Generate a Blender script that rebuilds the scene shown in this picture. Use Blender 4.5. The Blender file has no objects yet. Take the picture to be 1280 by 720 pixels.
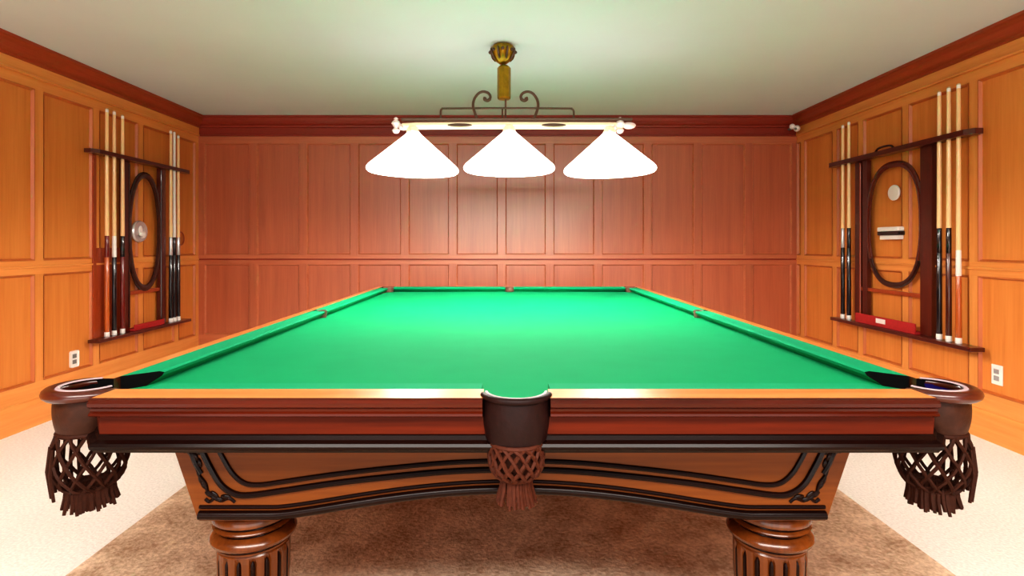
import bpy, bmesh, math, random
from mathutils import Vector, Matrix
random.seed(7)
PI = math.pi
sc = bpy.context.scene
C = sc.collection

# ------------------------------------------------------------------ basics
FPX, PX, PY, CAMZ = 680.0, 632.0, 306.0, 1.153
XL, XR, YB, YF, H = -3.01, 2.855, 5.333, -1.6, 2.40


def lin(c):
    c = c / 255.0
    return c / 12.92 if c <= 0.04045 else ((c + 0.055) / 1.055) ** 2.4


def rgb(r, g, b):
    return (lin(r), lin(g), lin(b), 1.0)


# ------------------------------------------------------------------ materials
def new_mat(name):
    m = bpy.data.materials.new(name)
    m.use_nodes = True
    nt = m.node_tree
    return m, nt, nt.nodes['Principled BSDF']


def plain(name, col, rough=0.5, metal=0.0, noise=0.0, nscale=40, coat=0.0, emit=None, estr=0.0, bump=0.0, spec=0.5):
    m, nt, b = new_mat(name)
    b.inputs['Base Color'].default_value = col
    b.inputs['Roughness'].default_value = rough
    b.inputs['Metallic'].default_value = metal
    b.inputs['Coat Weight'].default_value = coat
    b.inputs['Specular IOR Level'].default_value = spec
    if emit:
        b.inputs['Emission Color'].default_value = emit
        b.inputs['Emission Strength'].default_value = estr
    if noise or bump:
        tc = nt.nodes.new('ShaderNodeTexCoord')
        n = nt.nodes.new('ShaderNodeTexNoise')
        n.inputs['Scale'].default_value = nscale
        n.inputs['Detail'].default_value = 4
        nt.links.new(tc.outputs['Object'], n.inputs['Vector'])
        if noise:
            r = nt.nodes.new('ShaderNodeValToRGB')
            r.color_ramp.elements[0].position = 0.3
            r.color_ramp.elements[1].position = 0.7
            r.color_ramp.elements[0].color = tuple(x * (1 - noise) for x in col[:3]) + (1,)
            r.color_ramp.elements[1].color = tuple(min(1, x * (1 + noise)) for x in col[:3]) + (1,)
            nt.links.new(n.outputs['Fac'], r.inputs['Fac'])
            nt.links.new(r.outputs['Color'], b.inputs['Base Color'])
        if bump:
            bp = nt.nodes.new('ShaderNodeBump')
            bp.inputs['Strength'].default_value = bump
            bp.inputs['Distance'].default_value = 0.01
            nt.links.new(n.outputs['Fac'], bp.inputs['Height'])
            nt.links.new(bp.outputs['Normal'], b.inputs['Normal'])
    return m


def wood(name, dark, light, axis='z', rough=0.35, fine=22.0, coat=0.0, vary=0.10, spec=0.5, crough=0.12):
    """long-grained timber; axis is the way the grain runs"""
    m, nt, b = new_mat(name)
    L = nt.links.new
    tc = nt.nodes.new('ShaderNodeTexCoord')
    oi = nt.nodes.new('ShaderNodeObjectInfo')
    mul = nt.nodes.new('ShaderNodeVectorMath'); mul.operation = 'SCALE'
    mul.inputs[0].default_value = (7.3, 5.1, 3.7)
    L(oi.outputs['Random'], mul.inputs['Scale'])
    add = nt.nodes.new('ShaderNodeVectorMath'); add.operation = 'ADD'
    L(tc.outputs['Object'], add.inputs[0]); L(mul.outputs[0], add.inputs[1])
    mp = nt.nodes.new('ShaderNodeMapping')
    s = [1.0, 1.0, 1.0]; s['xyz'.index(axis)] = 0.045
    mp.inputs['Scale'].default_value = s
    L(add.outputs[0], mp.inputs['Vector'])
    n1 = nt.nodes.new('ShaderNodeTexNoise'); n1.inputs['Scale'].default_value = fine
    n1.inputs['Detail'].default_value = 6; n1.inputs['Roughness'].default_value = 0.6
    n1.inputs['Distortion'].default_value = 0.4
    L(mp.outputs[0], n1.inputs['Vector'])
    n2 = nt.nodes.new('ShaderNodeTexNoise'); n2.inputs['Scale'].default_value = fine * 5
    n2.inputs['Detail'].default_value = 3
    L(mp.outputs[0], n2.inputs['Vector'])
    mx = nt.nodes.new('ShaderNodeMath'); mx.operation = 'MULTIPLY_ADD'
    mx.inputs[1].default_value = 0.35
    L(n2.outputs['Fac'], mx.inputs[0])
    m2 = nt.nodes.new('ShaderNodeMath'); m2.operation = 'MULTIPLY'; m2.inputs[1].default_value = 0.65
    L(n1.outputs['Fac'], m2.inputs[0]); L(m2.outputs[0], mx.inputs[2])
    rp = nt.nodes.new('ShaderNodeValToRGB')
    rp.color_ramp.elements[0].position = 0.34; rp.color_ramp.elements[0].color = dark
    rp.color_ramp.elements[1].position = 0.66; rp.color_ramp.elements[1].color = light
    L(mx.outputs[0], rp.inputs['Fac'])
    hv = nt.nodes.new('ShaderNodeHueSaturation')
    mr = nt.nodes.new('ShaderNodeMapRange')
    mr.inputs['To Min'].default_value = 1 - vary; mr.inputs['To Max'].default_value = 1 + vary
    L(oi.outputs['Random'], mr.inputs['Value']); L(mr.outputs[0], hv.inputs['Value'])
    L(rp.outputs['Color'], hv.inputs['Color']); L(hv.outputs['Color'], b.inputs['Base Color'])
    b.inputs['Roughness'].default_value = rough
    b.inputs['Coat Weight'].default_value = coat
    b.inputs['Coat Roughness'].default_value = crough
    b.inputs['Specular IOR Level'].default_value = spec
    return m


M = {}
M['side_v'] = wood('honey_panelling', rgb(200, 116, 50), rgb(218, 138, 68), 'z', 0.42, 14, vary=0.05, spec=0.35)
M['side_y'] = wood('honey_rail', rgb(212, 132, 64), rgb(230, 154, 84), 'y', 0.4, 16, vary=0.03, spec=0.35)
M['back_v'] = wood('reddish_panelling', rgb(164, 80, 48), rgb(186, 100, 64), 'z', 0.36, 14, vary=0.06, spec=0.7, coat=0.8, crough=0.4)  # redder tone than the side walls
M['back_x'] = wood('reddish_rail', rgb(174, 90, 54), rgb(196, 112, 74), 'x', 0.36, 16, vary=0.03, spec=0.7, coat=0.8, crough=0.4)
M['stile_s'] = wood('honey_stile', rgb(210, 130, 62), rgb(228, 152, 82), 'z', 0.4, 16, vary=0.03, spec=0.35)
M['bead_s'] = wood('honey_bead', rgb(178, 92, 40), rgb(196, 108, 50), 'z', 0.4, 16, vary=0.03)
M['crown_y'] = wood('crown_wood_side', rgb(138, 52, 20), rgb(160, 66, 28), 'y', 0.4, 14, vary=0.02)
M['crown_x'] = wood('crown_wood_back', rgb(128, 42, 28), rgb(150, 54, 36), 'x', 0.4, 14, vary=0.02)
M['ceiling'] = plain('ceiling_paint', rgb(208, 219, 223), 0.9, noise=0.03, nscale=1.2, spec=0.1)
M['carpet'] = plain('pale_carpet', rgb(242, 240, 236), 0.95, noise=0.10, nscale=90, bump=0.4, spec=0.05)
M['cloth'] = plain('green_cloth', rgb(0, 140, 88), 0.9, noise=0.03, nscale=8, spec=0.12)
M['cushion'] = plain('green_cushion_cloth', rgb(0, 142, 96), 0.85, spec=0.15)
M['mahog_x'] = wood('mahogany_x', rgb(50, 12, 3), rgb(78, 23, 7), 'x', 0.2, 20, coat=0.1, spec=0.25, vary=0.04)
M['mahog_y'] = wood('mahogany_y', rgb(54, 13, 3), rgb(84, 25, 7), 'y', 0.22, 20, coat=0.5, vary=0.04)
M['frieze'] = wood('frieze_mahogany', rgb(64, 17, 4), rgb(96, 31, 8), 'x', 0.45, 20, vary=0.03, spec=0.12)
M['railtop_lit_x'] = wood('rail_top_lit_x', rgb(204, 124, 64), rgb(226, 152, 86), 'x', 0.36, 26, coat=0.6, vary=0.03)  # lit copy of the rail wood, lamp light painted into the tone
M['railtop_lit_y'] = wood('rail_top_lit_y', rgb(206, 124, 60), rgb(228, 152, 84), 'y', 0.3, 26, coat=0.4, vary=0.03)  # same lit copy for the side rails
M['walnut_x'] = wood('cabinet_wood', rgb(88, 42, 8), rgb(116, 62, 16), 'x', 0.35, 16, coat=0.05, spec=0.2, vary=0.03)
M['walnut_y'] = wood('cabinet_wood_y', rgb(112, 54, 16), rgb(142, 76, 26), 'y', 0.28, 16, coat=0.4, vary=0.03)
M['walnut_z'] = wood('leg_wood', rgb(74, 34, 9), rgb(106, 54, 18), 'z', 0.22, 18, coat=0.3, spec=0.35, vary=0.03)
M['bead'] = wood('dark_bead', rgb(15, 4, 3), rgb(28, 9, 5), 'x', 0.25, 20, coat=0.0, spec=0.16, vary=0.03)
M['leather'] = plain('pocket_leather', rgb(56, 29, 18), 0.48, spec=0.2, noise=0.2, nscale=60, bump=0.15)
M['leather_dark'] = plain('centre_pocket_leather', rgb(30, 11, 10), 0.5, spec=0.18, noise=0.2, nscale=60, bump=0.15)
M['lip'] = plain('pocket_lip_leather', rgb(70, 22, 12), 0.3, noise=0.15, nscale=50, coat=0.4)
M['trim'] = plain('pale_lip_gloss', rgb(176, 156, 162), 0.4, spec=0.5)  # pale tone paints the gloss highlight on the pocket lips
M['hole'] = plain('pocket_inside', rgb(10, 8, 10), 0.8, spec=0.1)
M['hole_blue'] = plain('pocket_inside_navy', rgb(24, 14, 84), 0.7, spec=0.1)
M['net'] = plain('net_cord', rgb(50, 23, 13), 0.7, spec=0.15, noise=0.25, nscale=120)
M['net_mid'] = plain('net_cord_brown', rgb(70, 33, 20), 0.65, spec=0.15, noise=0.25, nscale=120)
M['iron'] = plain('pocket_iron', rgb(120, 82, 72), 0.35, noise=0.3, nscale=60, metal=0.3)
M['rug'] = None
M['brass'] = plain('antique_brass', rgb(150, 118, 24), 0.35, metal=0.75, noise=0.25, nscale=30)
M['bronze'] = plain('dark_bronze', rgb(84, 62, 48), 0.4, metal=0.5)
M['polished'] = plain('glowing_brass_bar', rgb(246, 226, 186), 0.2, metal=0.3, emit=(1, .85, .6, 1), estr=0.25)  # faint emission stands in for lamp light reflected by the brass
M['added_diffuser'] = plain('added_diffuser_glow', rgb(255, 252, 244), 0.4, emit=(1.0, 0.94, 0.86, 1), estr=25)  # glow of the discs added beneath the bulbs
M['crystal'] = plain('crystal_finial', rgb(238, 224, 220), 0.12, metal=0.2, coat=0.5)
M['shade'] = plain('lit_white_glass', rgb(250, 250, 250), 0.35, emit=(1.0, 0.97, 0.93, 1), estr=2.4)
M['bulb'] = plain('lit_bulb', rgb(255, 250, 240), 0.4, emit=(1.0, 0.94, 0.85, 1), estr=600)
M['rack'] = wood('rack_mahogany', rgb(66, 18, 10), rgb(92, 28, 14), 'z', 0.28, 20, coat=0.4, vary=0.05)
M['rack_h'] = wood('rack_mahogany_bar', rgb(62, 16, 10), rgb(86, 26, 14), 'y', 0.28, 20, coat=0.4, vary=0.05)
M['rack_red'] = wood('rack_red_wood', rgb(136, 50, 20), rgb(168, 70, 28), 'z', 0.3, 20, coat=0.3, vary=0.05)
M['felt'] = plain('red_felt', rgb(168, 28, 26), 0.85, noise=0.1, nscale=80)
M['oval'] = plain('dark_oval', rgb(46, 16, 12), 0.25, coat=0.5)
M['oval_brown'] = plain('brown_oval', rgb(84, 26, 14), 0.25, coat=0.5)
M['maple'] = wood('cue_maple', rgb(234, 190, 132), rgb(248, 212, 160), 'z', 0.28, 30, coat=0.4, vary=0.05)
M['white'] = plain('white_plastic', rgb(236, 230, 224), 0.4)
M['silver'] = plain('silver', rgb(206, 204, 206), 0.25, metal=0.6)
M['black'] = plain('black_lacquer', rgb(20, 16, 22), 0.2, coat=0.5)
M['dkred'] = plain('dark_red_lacquer', rgb(104, 22, 18), 0.22, coat=0.5)
M['brownbutt'] = plain('brown_lacquer', rgb(72, 26, 16), 0.22, coat=0.5)
M['orangebutt'] = plain('orange_wood_lacquer', rgb(176, 84, 30), 0.25, coat=0.5)
M['grey'] = plain('grey_plastic', rgb(120, 116, 112), 0.4)
M['tip'] = plain('cue_tip', rgb(190, 160, 120), 0.8)


def rug_material():
    m, nt, b = new_mat('brown_pile')
    L = nt.links.new
    tc = nt.nodes.new('ShaderNodeTexCoord')
    n1 = nt.nodes.new('ShaderNodeTexNoise'); n1.inputs['Scale'].default_value = 70; n1.inputs['Detail'].default_value = 5
    n2 = nt.nodes.new('ShaderNodeTexNoise'); n2.inputs['Scale'].default_value = 6; n2.inputs['Detail'].default_value = 3
    L(tc.outputs['Object'], n1.inputs['Vector']); L(tc.outputs['Object'], n2.inputs['Vector'])
    a = nt.nodes.new('ShaderNodeMath'); a.operation = 'MULTIPLY_ADD'; a.inputs[1].default_value = 0.5
    h = nt.nodes.new('ShaderNodeMath'); h.operation = 'MULTIPLY'; h.inputs[1].default_value = 0.5
    L(n1.outputs['Fac'], h.inputs[0]); L(n2.outputs['Fac'], a.inputs[0]); L(h.outputs[0], a.inputs[2])
    r = nt.nodes.new('ShaderNodeValToRGB')
    r.color_ramp.elements[0].position = 0.36; r.color_ramp.elements[0].color = rgb(176, 144, 118)
    r.color_ramp.elements[1].position = 0.62; r.color_ramp.elements[1].color = rgb(240, 216, 190)
    L(a.outputs[0], r.inputs['Fac']); L(r.outputs['Color'], b.inputs['Base Color'])
    bp = nt.nodes.new('ShaderNodeBump'); bp.inputs['Strength'].default_value = 0.7; bp.inputs['Distance'].default_value = 0.01
    L(n1.outputs['Fac'], bp.inputs['Height']); L(bp.outputs['Normal'], b.inputs['Normal'])
    b.inputs['Roughness'].default_value = 0.95; b.inputs['Specular IOR Level'].default_value = 0.05
    return m


M['rug'] = rug_material()

# ------------------------------------------------------------------ mesh helpers


def obj(name, bm, mats, parent=None, smooth=False, world=True):
    """link a bmesh as one object; when parented, the mesh stays where it was built"""
    me = bpy.data.meshes.new(name)
    bmesh.ops.recalc_face_normals(bm, faces=bm.faces)
    bm.to_mesh(me); bm.free()
    for m in (mats if isinstance(mats, (list, tuple)) else [mats]):
        me.materials.append(m)
    if smooth:
        me.polygons.foreach_set('use_smooth', [True] * len(me.polygons))
        try:
            me.set_sharp_from_angle(angle=math.radians(40))
        except Exception:
            pass
    o = bpy.data.objects.new(name, me)
    C.objects.link(o)
    if parent is not None:
        o.parent = parent
        if world:
            root_loc = Vector((0, 0, 0)); p = parent
            while p is not None:
                root_loc += p.location; p = p.parent
            me.transform(Matrix.Translation(-root_loc))
    return o


def empty(name, loc, label, cat, group=None):
    o = bpy.data.objects.new(name, None)
    o.empty_display_size = 0.1
    o.location = loc
    C.objects.link(o)
    o['label'] = label; o['category'] = cat
    if group:
        o['group'] = group
    return o


def tag(o, label, cat, group=None):
    o['label'] = label; o['category'] = cat
    if group:
        o['group'] = group
    return o


def struct(o):
    o['kind'] = 'structure'
    return o


def box(bm, x0, x1, y0, y1, z0, z1, bevel=0.0, mi=0):
    v = [bm.verts.new(p) for p in ((x0, y0, z0), (x1, y0, z0), (x1, y1, z0), (x0, y1, z0),
                                   (x0, y0, z1), (x1, y0, z1), (x1, y1, z1), (x0, y1, z1))]
    fs = [bm.faces.new([v[i] for i in q]) for q in ((0, 3, 2, 1), (4, 5, 6, 7), (0, 1, 5, 4), (1, 2, 6, 5), (2, 3, 7, 6), (3, 0, 4, 7))]
    for f in fs:
        f.material_index = mi
    if bevel:
        es = list({e for f in fs for e in f.edges})
        bmesh.ops.bevel(bm, geom=es, offset=bevel, segments=2, profile=0.6, affect='EDGES')


def lathe(bm, prof, c=(0, 0, 0), n=32, mod=None, mi=0, cap=True):
    rings = []
    for k, (r, z) in enumerate(prof):
        ring = []
        for i in range(n):
            a = 2 * PI * i / n
            rr = r * (mod(a, k, z) if mod else 1)
            ring.append(bm.verts.new((c[0] + rr * math.cos(a), c[1] + rr * math.sin(a), c[2] + z)))
        rings.append(ring)
    for k in range(len(rings) - 1):
        for i in range(n):
            f = bm.faces.new((rings[k][i], rings[k][(i + 1) % n], rings[k + 1][(i + 1) % n], rings[k + 1][i]))
            f.material_index = mi
    if cap:
        for ring in (rings[0], rings[-1]):
            try:
                bm.faces.new(ring).material_index = mi
            except ValueError:
                pass


def tube(bm, pts, rad, n=6, closed=False, flat=(1, 1), mi=0):
    """round bar along a polyline; rad a number or one per point"""
    pts = [Vector(p) for p in pts]
    N = len(pts)
    rings = []
    up = None
    for i, p in enumerate(pts):
        if closed:
            t = pts[(i + 1) % N] - pts[i - 1]
        else:
            t = pts[min(i + 1, N - 1)] - pts[max(i - 1, 0)]
        t.normalize()
        if up is None:
            up = Vector((0, 0, 1)) if abs(t.z) < 0.9 else Vector((0, 1, 0))
        s = t.cross(up)
        if s.length < 1e-5:
            s = t.cross(Vector((1, 0, 0)))
        s.normalize()
        up = s.cross(t).normalized()
        r = rad[i] if isinstance(rad, (list, tuple)) else rad
        rings.append([bm.verts.new(p + s * (math.cos(2 * PI * k / n) * r * flat[0]) + up * (math.sin(2 * PI * k / n) * r * flat[1])) for k in range(n)])
    for i in range(N if closed else N - 1):
        a, b = rings[i], rings[(i + 1) % N]
        for k in range(n):
            bm.faces.new((a[k], a[(k + 1) % n], b[(k + 1) % n], b[k])).material_index = mi
    if not closed:
        bm.faces.new(rings[0]).material_index = mi
        bm.faces.new(rings[-1]).material_index = mi


def prism(bm, prof, p0, p1, outd, mi_fn=None, ext0=0.0, ext1=0.0, endmi=0):
    """extrude a profile [(out, z)] from p0 to p1 (2D points) with out along outd; ext shifts the ends by out*ext (mitre)"""
    p0, p1, od = Vector(p0), Vector(p1), Vector(outd).normalized()
    d = (p1 - p0).normalized()
    A, B = [], []
    for o, z in prof:
        a = p0 + od * o - d * (o * ext0); b = p1 + od * o + d * (o * ext1)
        A.append(bm.verts.new((a.x, a.y, z))); B.append(bm.verts.new((b.x, b.y, z)))
    n = len(prof)
    for i in range(n):
        f = bm.faces.new((A[i], A[(i + 1) % n], B[(i + 1) % n], B[i]))
        if mi_fn:
            f.material_index = mi_fn(i)
    for q in (A, B):
        bm.faces.new(q).material_index = endmi


def ring_sweep(bm, path, prof):
    """closed mitred sweep round a convex counter-clockwise polygon; prof closed loop of (out, z)"""
    n = len(path)
    P = [Vector(p) for p in path]
    loops = []
    for i in range(n):
        e0 = (P[i] - P[i - 1]).normalized(); e1 = (P[(i + 1) % n] - P[i]).normalized()
        n0 = Vector((e0.y, -e0.x)); n1 = Vector((e1.y, -e1.x))
        m = (n0 + n1); m = m / (m.dot(n0))
        loops.append([bm.verts.new((P[i].x + m.x * o, P[i].y + m.y * o, z)) for o, z in prof])
    k = len(prof)
    for i in range(n):
        a, b = loops[i], loops[(i + 1) % n]
        for j in range(k):
            bm.faces.new((a[j], a[(j + 1) % k], b[(j + 1) % k], b[j]))


def spline(pts, m=8):
    P = [Vector(p) for p in pts]
    out = []
    for i in range(len(P) - 1):
        a = P[max(i - 1, 0)]; b = P[i]; c = P[i + 1]; d = P[min(i + 2, len(P) - 1)]
        for j in range(m):
            t = j / m
            out.append(0.5 * ((2 * b) + (c - a) * t + (2 * a - 5 * b + 4 * c - d) * t * t + (3 * b - a - 3 * c + d) * t ** 3))
    out.append(P[-1])
    return out


def sphere(bm, c, r, u=16, v=10, sc_=(1, 1, 1), mi=0):
    m = Matrix.Translation(c) @ Matrix.Diagonal((r * sc_[0], r * sc_[1], r * sc_[2], 1))
    geo = bmesh.ops.create_uvsphere(bm, u_segments=u, v_segments=v, radius=1, matrix=m)
    for vt in geo['verts']:
        for f in vt.link_faces:
            f.material_index = mi


# ------------------------------------------------------------------ room shell
bm = bmesh.new(); box(bm, XL - 0.2, XR + 0.2, YF, YB + 0.2, -0.12, 0.0)
struct(obj('floor', bm, M['carpet']))
bm = bmesh.new(); box(bm, XL - 0.2, XR + 0.2, YF, YB + 0.2, H, H + 0.12)
struct(obj('ceiling', bm, M['ceiling']))

Z_BASE, Z_LB, Z_LT, Z_UB, Z_UT, Z_FR = 0.172, 0.272, 0.965, 1.05, 2.15, 2.215
REC = 0.014      # how far the panels sit behind the stiles


def wall(name, kind, ys):
    """kind: 'L','R' (panels along y) or 'B' (along x); ys: stile centres"""
    def mp(a0, a1, n0, n1, z0, z1):
        # a along wall, n into the room
        if kind == 'L': return (XL + n0, XL + n1, a0, a1, z0, z1)
        if kind == 'R': return (XR - n1, XR - n0, a0, a1, z0, z1)
        return (a0, a1, YB - n1, YB - n0, z0, z1)
    v, h, crown = (M['back_v'], M['back_x'], M['crown_x']) if kind == 'B' else (M['side_v'], M['side_y'], M['crown_y'])
    lo, hi = (XL, XR) if kind == 'B' else (YF, YB)
    bm = bmesh.new(); box(bm, *mp(lo - (0.15 if kind == 'B' else 0), hi + (0.15 if kind == 'B' else 0.15), -0.15, -REC, 0, H))
    w = struct(obj(name, bm, v))
    ys = sorted(ys)
    sw = 0.032
    for y in ys:
        a, b = max(y - sw, lo), min(y + sw, hi)
        if b - a < 0.005: continue
        for z0, z1 in ((Z_LB, Z_LT), (Z_UB, Z_UT)):
            bm = bmesh.new(); box(bm, *mp(a, b, -REC, 0, z0, z1)); obj('stile', bm, v if kind == 'B' else M['stile_s'], w)
    for z0, z1 in ((Z_BASE, Z_LB), (Z_LT, Z_UB), (Z_UT, Z_FR)):
        bm = bmesh.new(); box(bm, *mp(lo, hi, -REC, 0, z0, z1)); obj('rail', bm, h, w)
    bm = bmesh.new(); box(bm, *mp(lo, hi, 0, 0.012, 1.004, 1.018), bevel=0.004)
    obj('chair_rail', bm, crown if kind == 'B' else h, w)
    edges = [lo] + [y for y in ys] + [hi]
    for i in range(len(edges) - 1):
        a = edges[i] + (sw if edges[i] in ys else 0); b = edges[i + 1] - (sw if edges[i + 1] in ys else 0)
        if b - a < 0.06: continue
        for z0, z1 in ((Z_LB, Z_LT), (Z_UB, Z_UT)):
            # sloped bead round the panel edge: mitred ring
            bm = bmesh.new()
            wd = 0.016
            def V(aa, zz, nn):
                q = mp(aa, aa, nn, nn, zz, zz); return bm.verts.new((q[0], q[2], q[4]))
            r0 = [V(a, z0, 0.003), V(b, z0, 0.003), V(b, z1, 0.003), V(a, z1, 0.003)]
            r1 = [V(a + wd * .4, z0 + wd * .4, 0.003), V(b - wd * .4, z0 + wd * .4, 0.003), V(b - wd * .4, z1 - wd * .4, 0.003), V(a + wd * .4, z1 - wd * .4, 0.003)]
            r2 = [V(a + wd, z0 + wd, -REC), V(b - wd, z0 + wd, -REC), V(b - wd, z1 - wd, -REC), V(a + wd, z1 - wd, -REC)]
            for p, q in ((r0, r1), (r1, r2)):
                for k in range(4):
                    bm.faces.new((p[k], p[(k + 1) % 4], q[(k + 1) % 4], q[k]))
            obj('panel_bead', bm, M['bead_s'] if kind != 'B' else h, w)
    return w, mp, h, crown


LY = [3.51 + 0.488 * k for k in range(-10, 4)]
RY = [3.32 - 0.53 * k for k in range(9, 0, -1)] + [3.32, 3.885, 4.375, 4.72, 5.23]
BX = [(p - 632) / 127.5 for p in (251, 316.5, 379, 443, 506, 566, 627, 687, 747.6, 809.7, 872, 936, 994)]
wall('wall_left', 'L', LY + [5.31])
wall('wall_right', 'R', RY)
wall('wall_back', 'B', BX)

# crown moulding, frieze and baseboard
crown_prof = [(-0.01, H), (0.105, H), (0.105, H - 0.016), (0.092, H - 0.022), (0.082, H - 0.045), (0.055, H - 0.072), (0.03, H - 0.085),
              (0.026, H - 0.098), (0.012, H - 0.104), (0.012, Z_FR + 0.018), (0.024, Z_FR + 0.012), (0.024, Z_FR), (-0.01, Z_FR)]
for nm, p0, p1, od, m, mf in (('trim_1', (XL, YF), (XL, YB), (1, 0), 'crown_y', 'side_y'), ('trim_2', (XL, YB), (XR, YB), (0, -1), 'crown_x', 'crown_x'),
                              ('trim_3', (XR, YB), (XR, YF), (-1, 0), 'crown_y', 'side_y')):
    bm = bmesh.new()
    prism(bm, crown_prof, p0, p1, od, mi_fn=lambda i: 0 if i < 8 else 1, ext0=0 if nm == 'trim_1' else -1, ext1=0 if nm == 'trim_3' else -1)
    struct(obj(nm, bm, [M[m], M[mf]]))
base_prof = [(-0.01, 0), (0.022, 0), (0.022, 0.135), (0.016, 0.15), (0.012, 0.165), (0.004, 0.172), (-0.01, 0.172)]
for nm, p0, p1, od, m in (('baseboard_left', (XL, YF), (XL, YB), (1, 0), 'side_y'), ('baseboard_back', (XL, YB), (XR, YB), (0, -1), 'back_x'),
                          ('baseboard_right', (XR, YB), (XR, YF), (-1, 0), 'side_y')):
    bm = bmesh.new(); prism(bm, base_prof, p0, p1, od, ext0=0 if nm == 'baseboard_left' else -1, ext1=0 if nm == 'baseboard_right' else -1)
    struct(obj(nm, bm, M[m]))

# brown rug under the table
bm = bmesh.new(); box(bm, -1.525, 1.56, -1.0, 4.9, 0.0, 0.008, bevel=0.003)
tag(obj('area_rug', bm, M['rug']), 'brown mottled rug lying under the pool table on the pale carpet', 'rug')

# ------------------------------------------------------------------ pool table
TX, TY = 0.025, 2.93
table = empty('pool_table', (TX, TY, 0), 'large carved mahogany pool table with bright green cloth and fringed leather pockets', 'pool table')
XO0, XO1 = TX - 1.11, TX + 1.11           # outer rail edges
YO0, YO1 = 1.244, 4.616
ZR, ZB = 0.80, 0.762
NW, SW_ = 0.088, 0.05                      # wooden rail widths: ends, sides
CW = 0.07                                  # cushion width
PCR = 0.074                                # corner pocket radius
corner = [(-1.048, 1.375), (1.078, 1.375)]
side_p = [(TX - 1.0, TY), (TX + 1.0, TY)]
far_p = [(TX - 0.985, 4.50), (TX + 0.008, 4.53), (TX + 1.0, 4.50)]
ctr = (TX, 1.295)

# bed with pocket cut-outs
bm = bmesh.new()
x0, x1, y0, y1 = XO0 + 0.05, XO1 - 0.05, YO0 + 0.07, YO1 - 0.05
ck = 0.115


def arc(cx, cy, r, a0, a1, n=12):
    return [(cx + r * math.cos(math.radians(a0 + (a1 - a0) * i / n)), cy + r * math.sin(math.radians(a0 + (a1 - a0) * i / n))) for i in range(n + 1)]


loop = []
loop += arc(corner[0][0], corner[0][1], PCR + 0.01, 90, 0)[0:]
loop += [(ctr[0] - 0.09, y0 + 0.0)] + arc(ctr[0], 1.315, 0.068, 180, 0)[1:-1] + [(ctr[0] + 0.09, y0)]
loop += arc(corner[1][0], corner[1][1], PCR + 0.01, 180, 90)
loop += [(x1, side_p[1][1] - 0.05)] + arc(side_p[1][0] + 0.01, side_p[1][1], 0.022, 270, 90)[1:-1] + [(x1, side_p[1][1] + 0.05)]
loop += arc(far_p[2][0] + .02, far_p[2][1] + .02, 0.05, 270, 180)
loop += arc(far_p[1][0], far_p[1][1] + .02, 0.045, 360, 180)
loop += arc(far_p[0][0] - .02, far_p[0][1] + .02, 0.05, 360, 270)
loop += [(x0, side_p[0][1] + 0.05)] + arc(side_p[0][0] - 0.01, side_p[0][1], 0.022, 90, -90)[1:-1] + [(x0, side_p[0][1] - 0.05)]
top = [bm.verts.new((p[0], p[1], ZB)) for p in loop]
bot = [bm.verts.new((p[0], p[1], ZB - 0.03)) for p in loop]
n = len(loop)
ft = bm.faces.new(top); fb = bm.faces.new(bot)
for i in range(n):
    bm.faces.new((top[i], top[(i + 1) % n], bot[(i + 1) % n], bot[i]))
bmesh.ops.triangulate(bm, faces=[ft, fb])
obj('playing_surface', bm, M['cloth'], table)

# wooden rails: front edge is a stack of mouldings
def rail_prof(w):
    return [(-w, ZR), (-0.010, ZR), (-0.002, ZR - 0.003), (0.004, ZR - 0.010), (0.003, ZR - 0.018), (-0.005, ZR - 0.024), (-0.006, ZR - 0.030),
            (0.0, ZR - 0.034), (0.001, ZR - 0.039), (-0.006, ZR - 0.043), (-0.016, ZR - 0.046), (-w, ZR - 0.046)]
def cushion_prof(w):
    # behind the wooden rail: flat top then an undercut nose over the bed
    return [(-w, ZR), (-w - CW + 0.008, ZR - 0.002), (-w - CW, ZR - 0.007), (-w - CW + 0.004, ZR - 0.016), (-w - CW + 0.03, ZB + 0.0005), (-w, ZB + 0.0005)]
rail_mi = lambda i: 1 if i == 0 else 0  # top face takes the lit copy of the rail wood
cl, cr_ = -0.955, 0.993
near_segs = [(cl, ctr[0] - 0.078), (ctr[0] + 0.078, cr_)]
for a, b in near_segs:
    bm = bmesh.new(); prism(bm, rail_prof(NW), (a, YO0), (b, YO0), (0, -1), rail_mi); obj('rail', bm, [M['mahog_x'], M['railtop_lit_x']], table)
    bm = bmesh.new(); prism(bm, cushion_prof(NW), (a + (0.075 if a < -0.5 else 0.006), YO0), (b - (0.075 if b > 0.5 else 0.006), YO0), (0, -1)); obj('cushion', bm, M['cushion'], table)
bm = bmesh.new(); prism(bm, rail_prof(.03), (XO1 - .05, YO1), (XO0 + .05, YO1), (0, 1), rail_mi); obj('rail', bm, [M['mahog_x'], M['railtop_lit_x']], table)
for a, b in ((far_p[0][0] + .03, far_p[1][0] - .035), (far_p[1][0] + .035, far_p[2][0] - .03)):
    bm = bmesh.new(); prism(bm, cushion_prof(.03), (b, YO1), (a, YO1), (0, 1)); obj('cushion', bm, M['cushion'], table)
for X, od, s in ((XO0, (-1, 0), -1), (XO1, (1, 0), 1)):
    ya = corner[0][1] + 0.062
    bm = bmesh.new(); prism(bm, rail_prof(SW_), (X, ya), (X, YO1 - 0.03), od, rail_mi, endmi=2); obj('rail', bm, [M['mahog_y'], M['railtop_lit_y'], M['hole']], table)
    for a, b, e in ((ya - 0.03, TY - 0.02, 1.1), (TY + 0.02, far_p[0][1] - 0.03, 0)):
        bm = bmesh.new(); prism(bm, cushion_prof(SW_), (X, a), (X, b), od, ext0=e, endmi=1); obj('cushion', bm, [M['cushion'], M['hole']], table)

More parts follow.
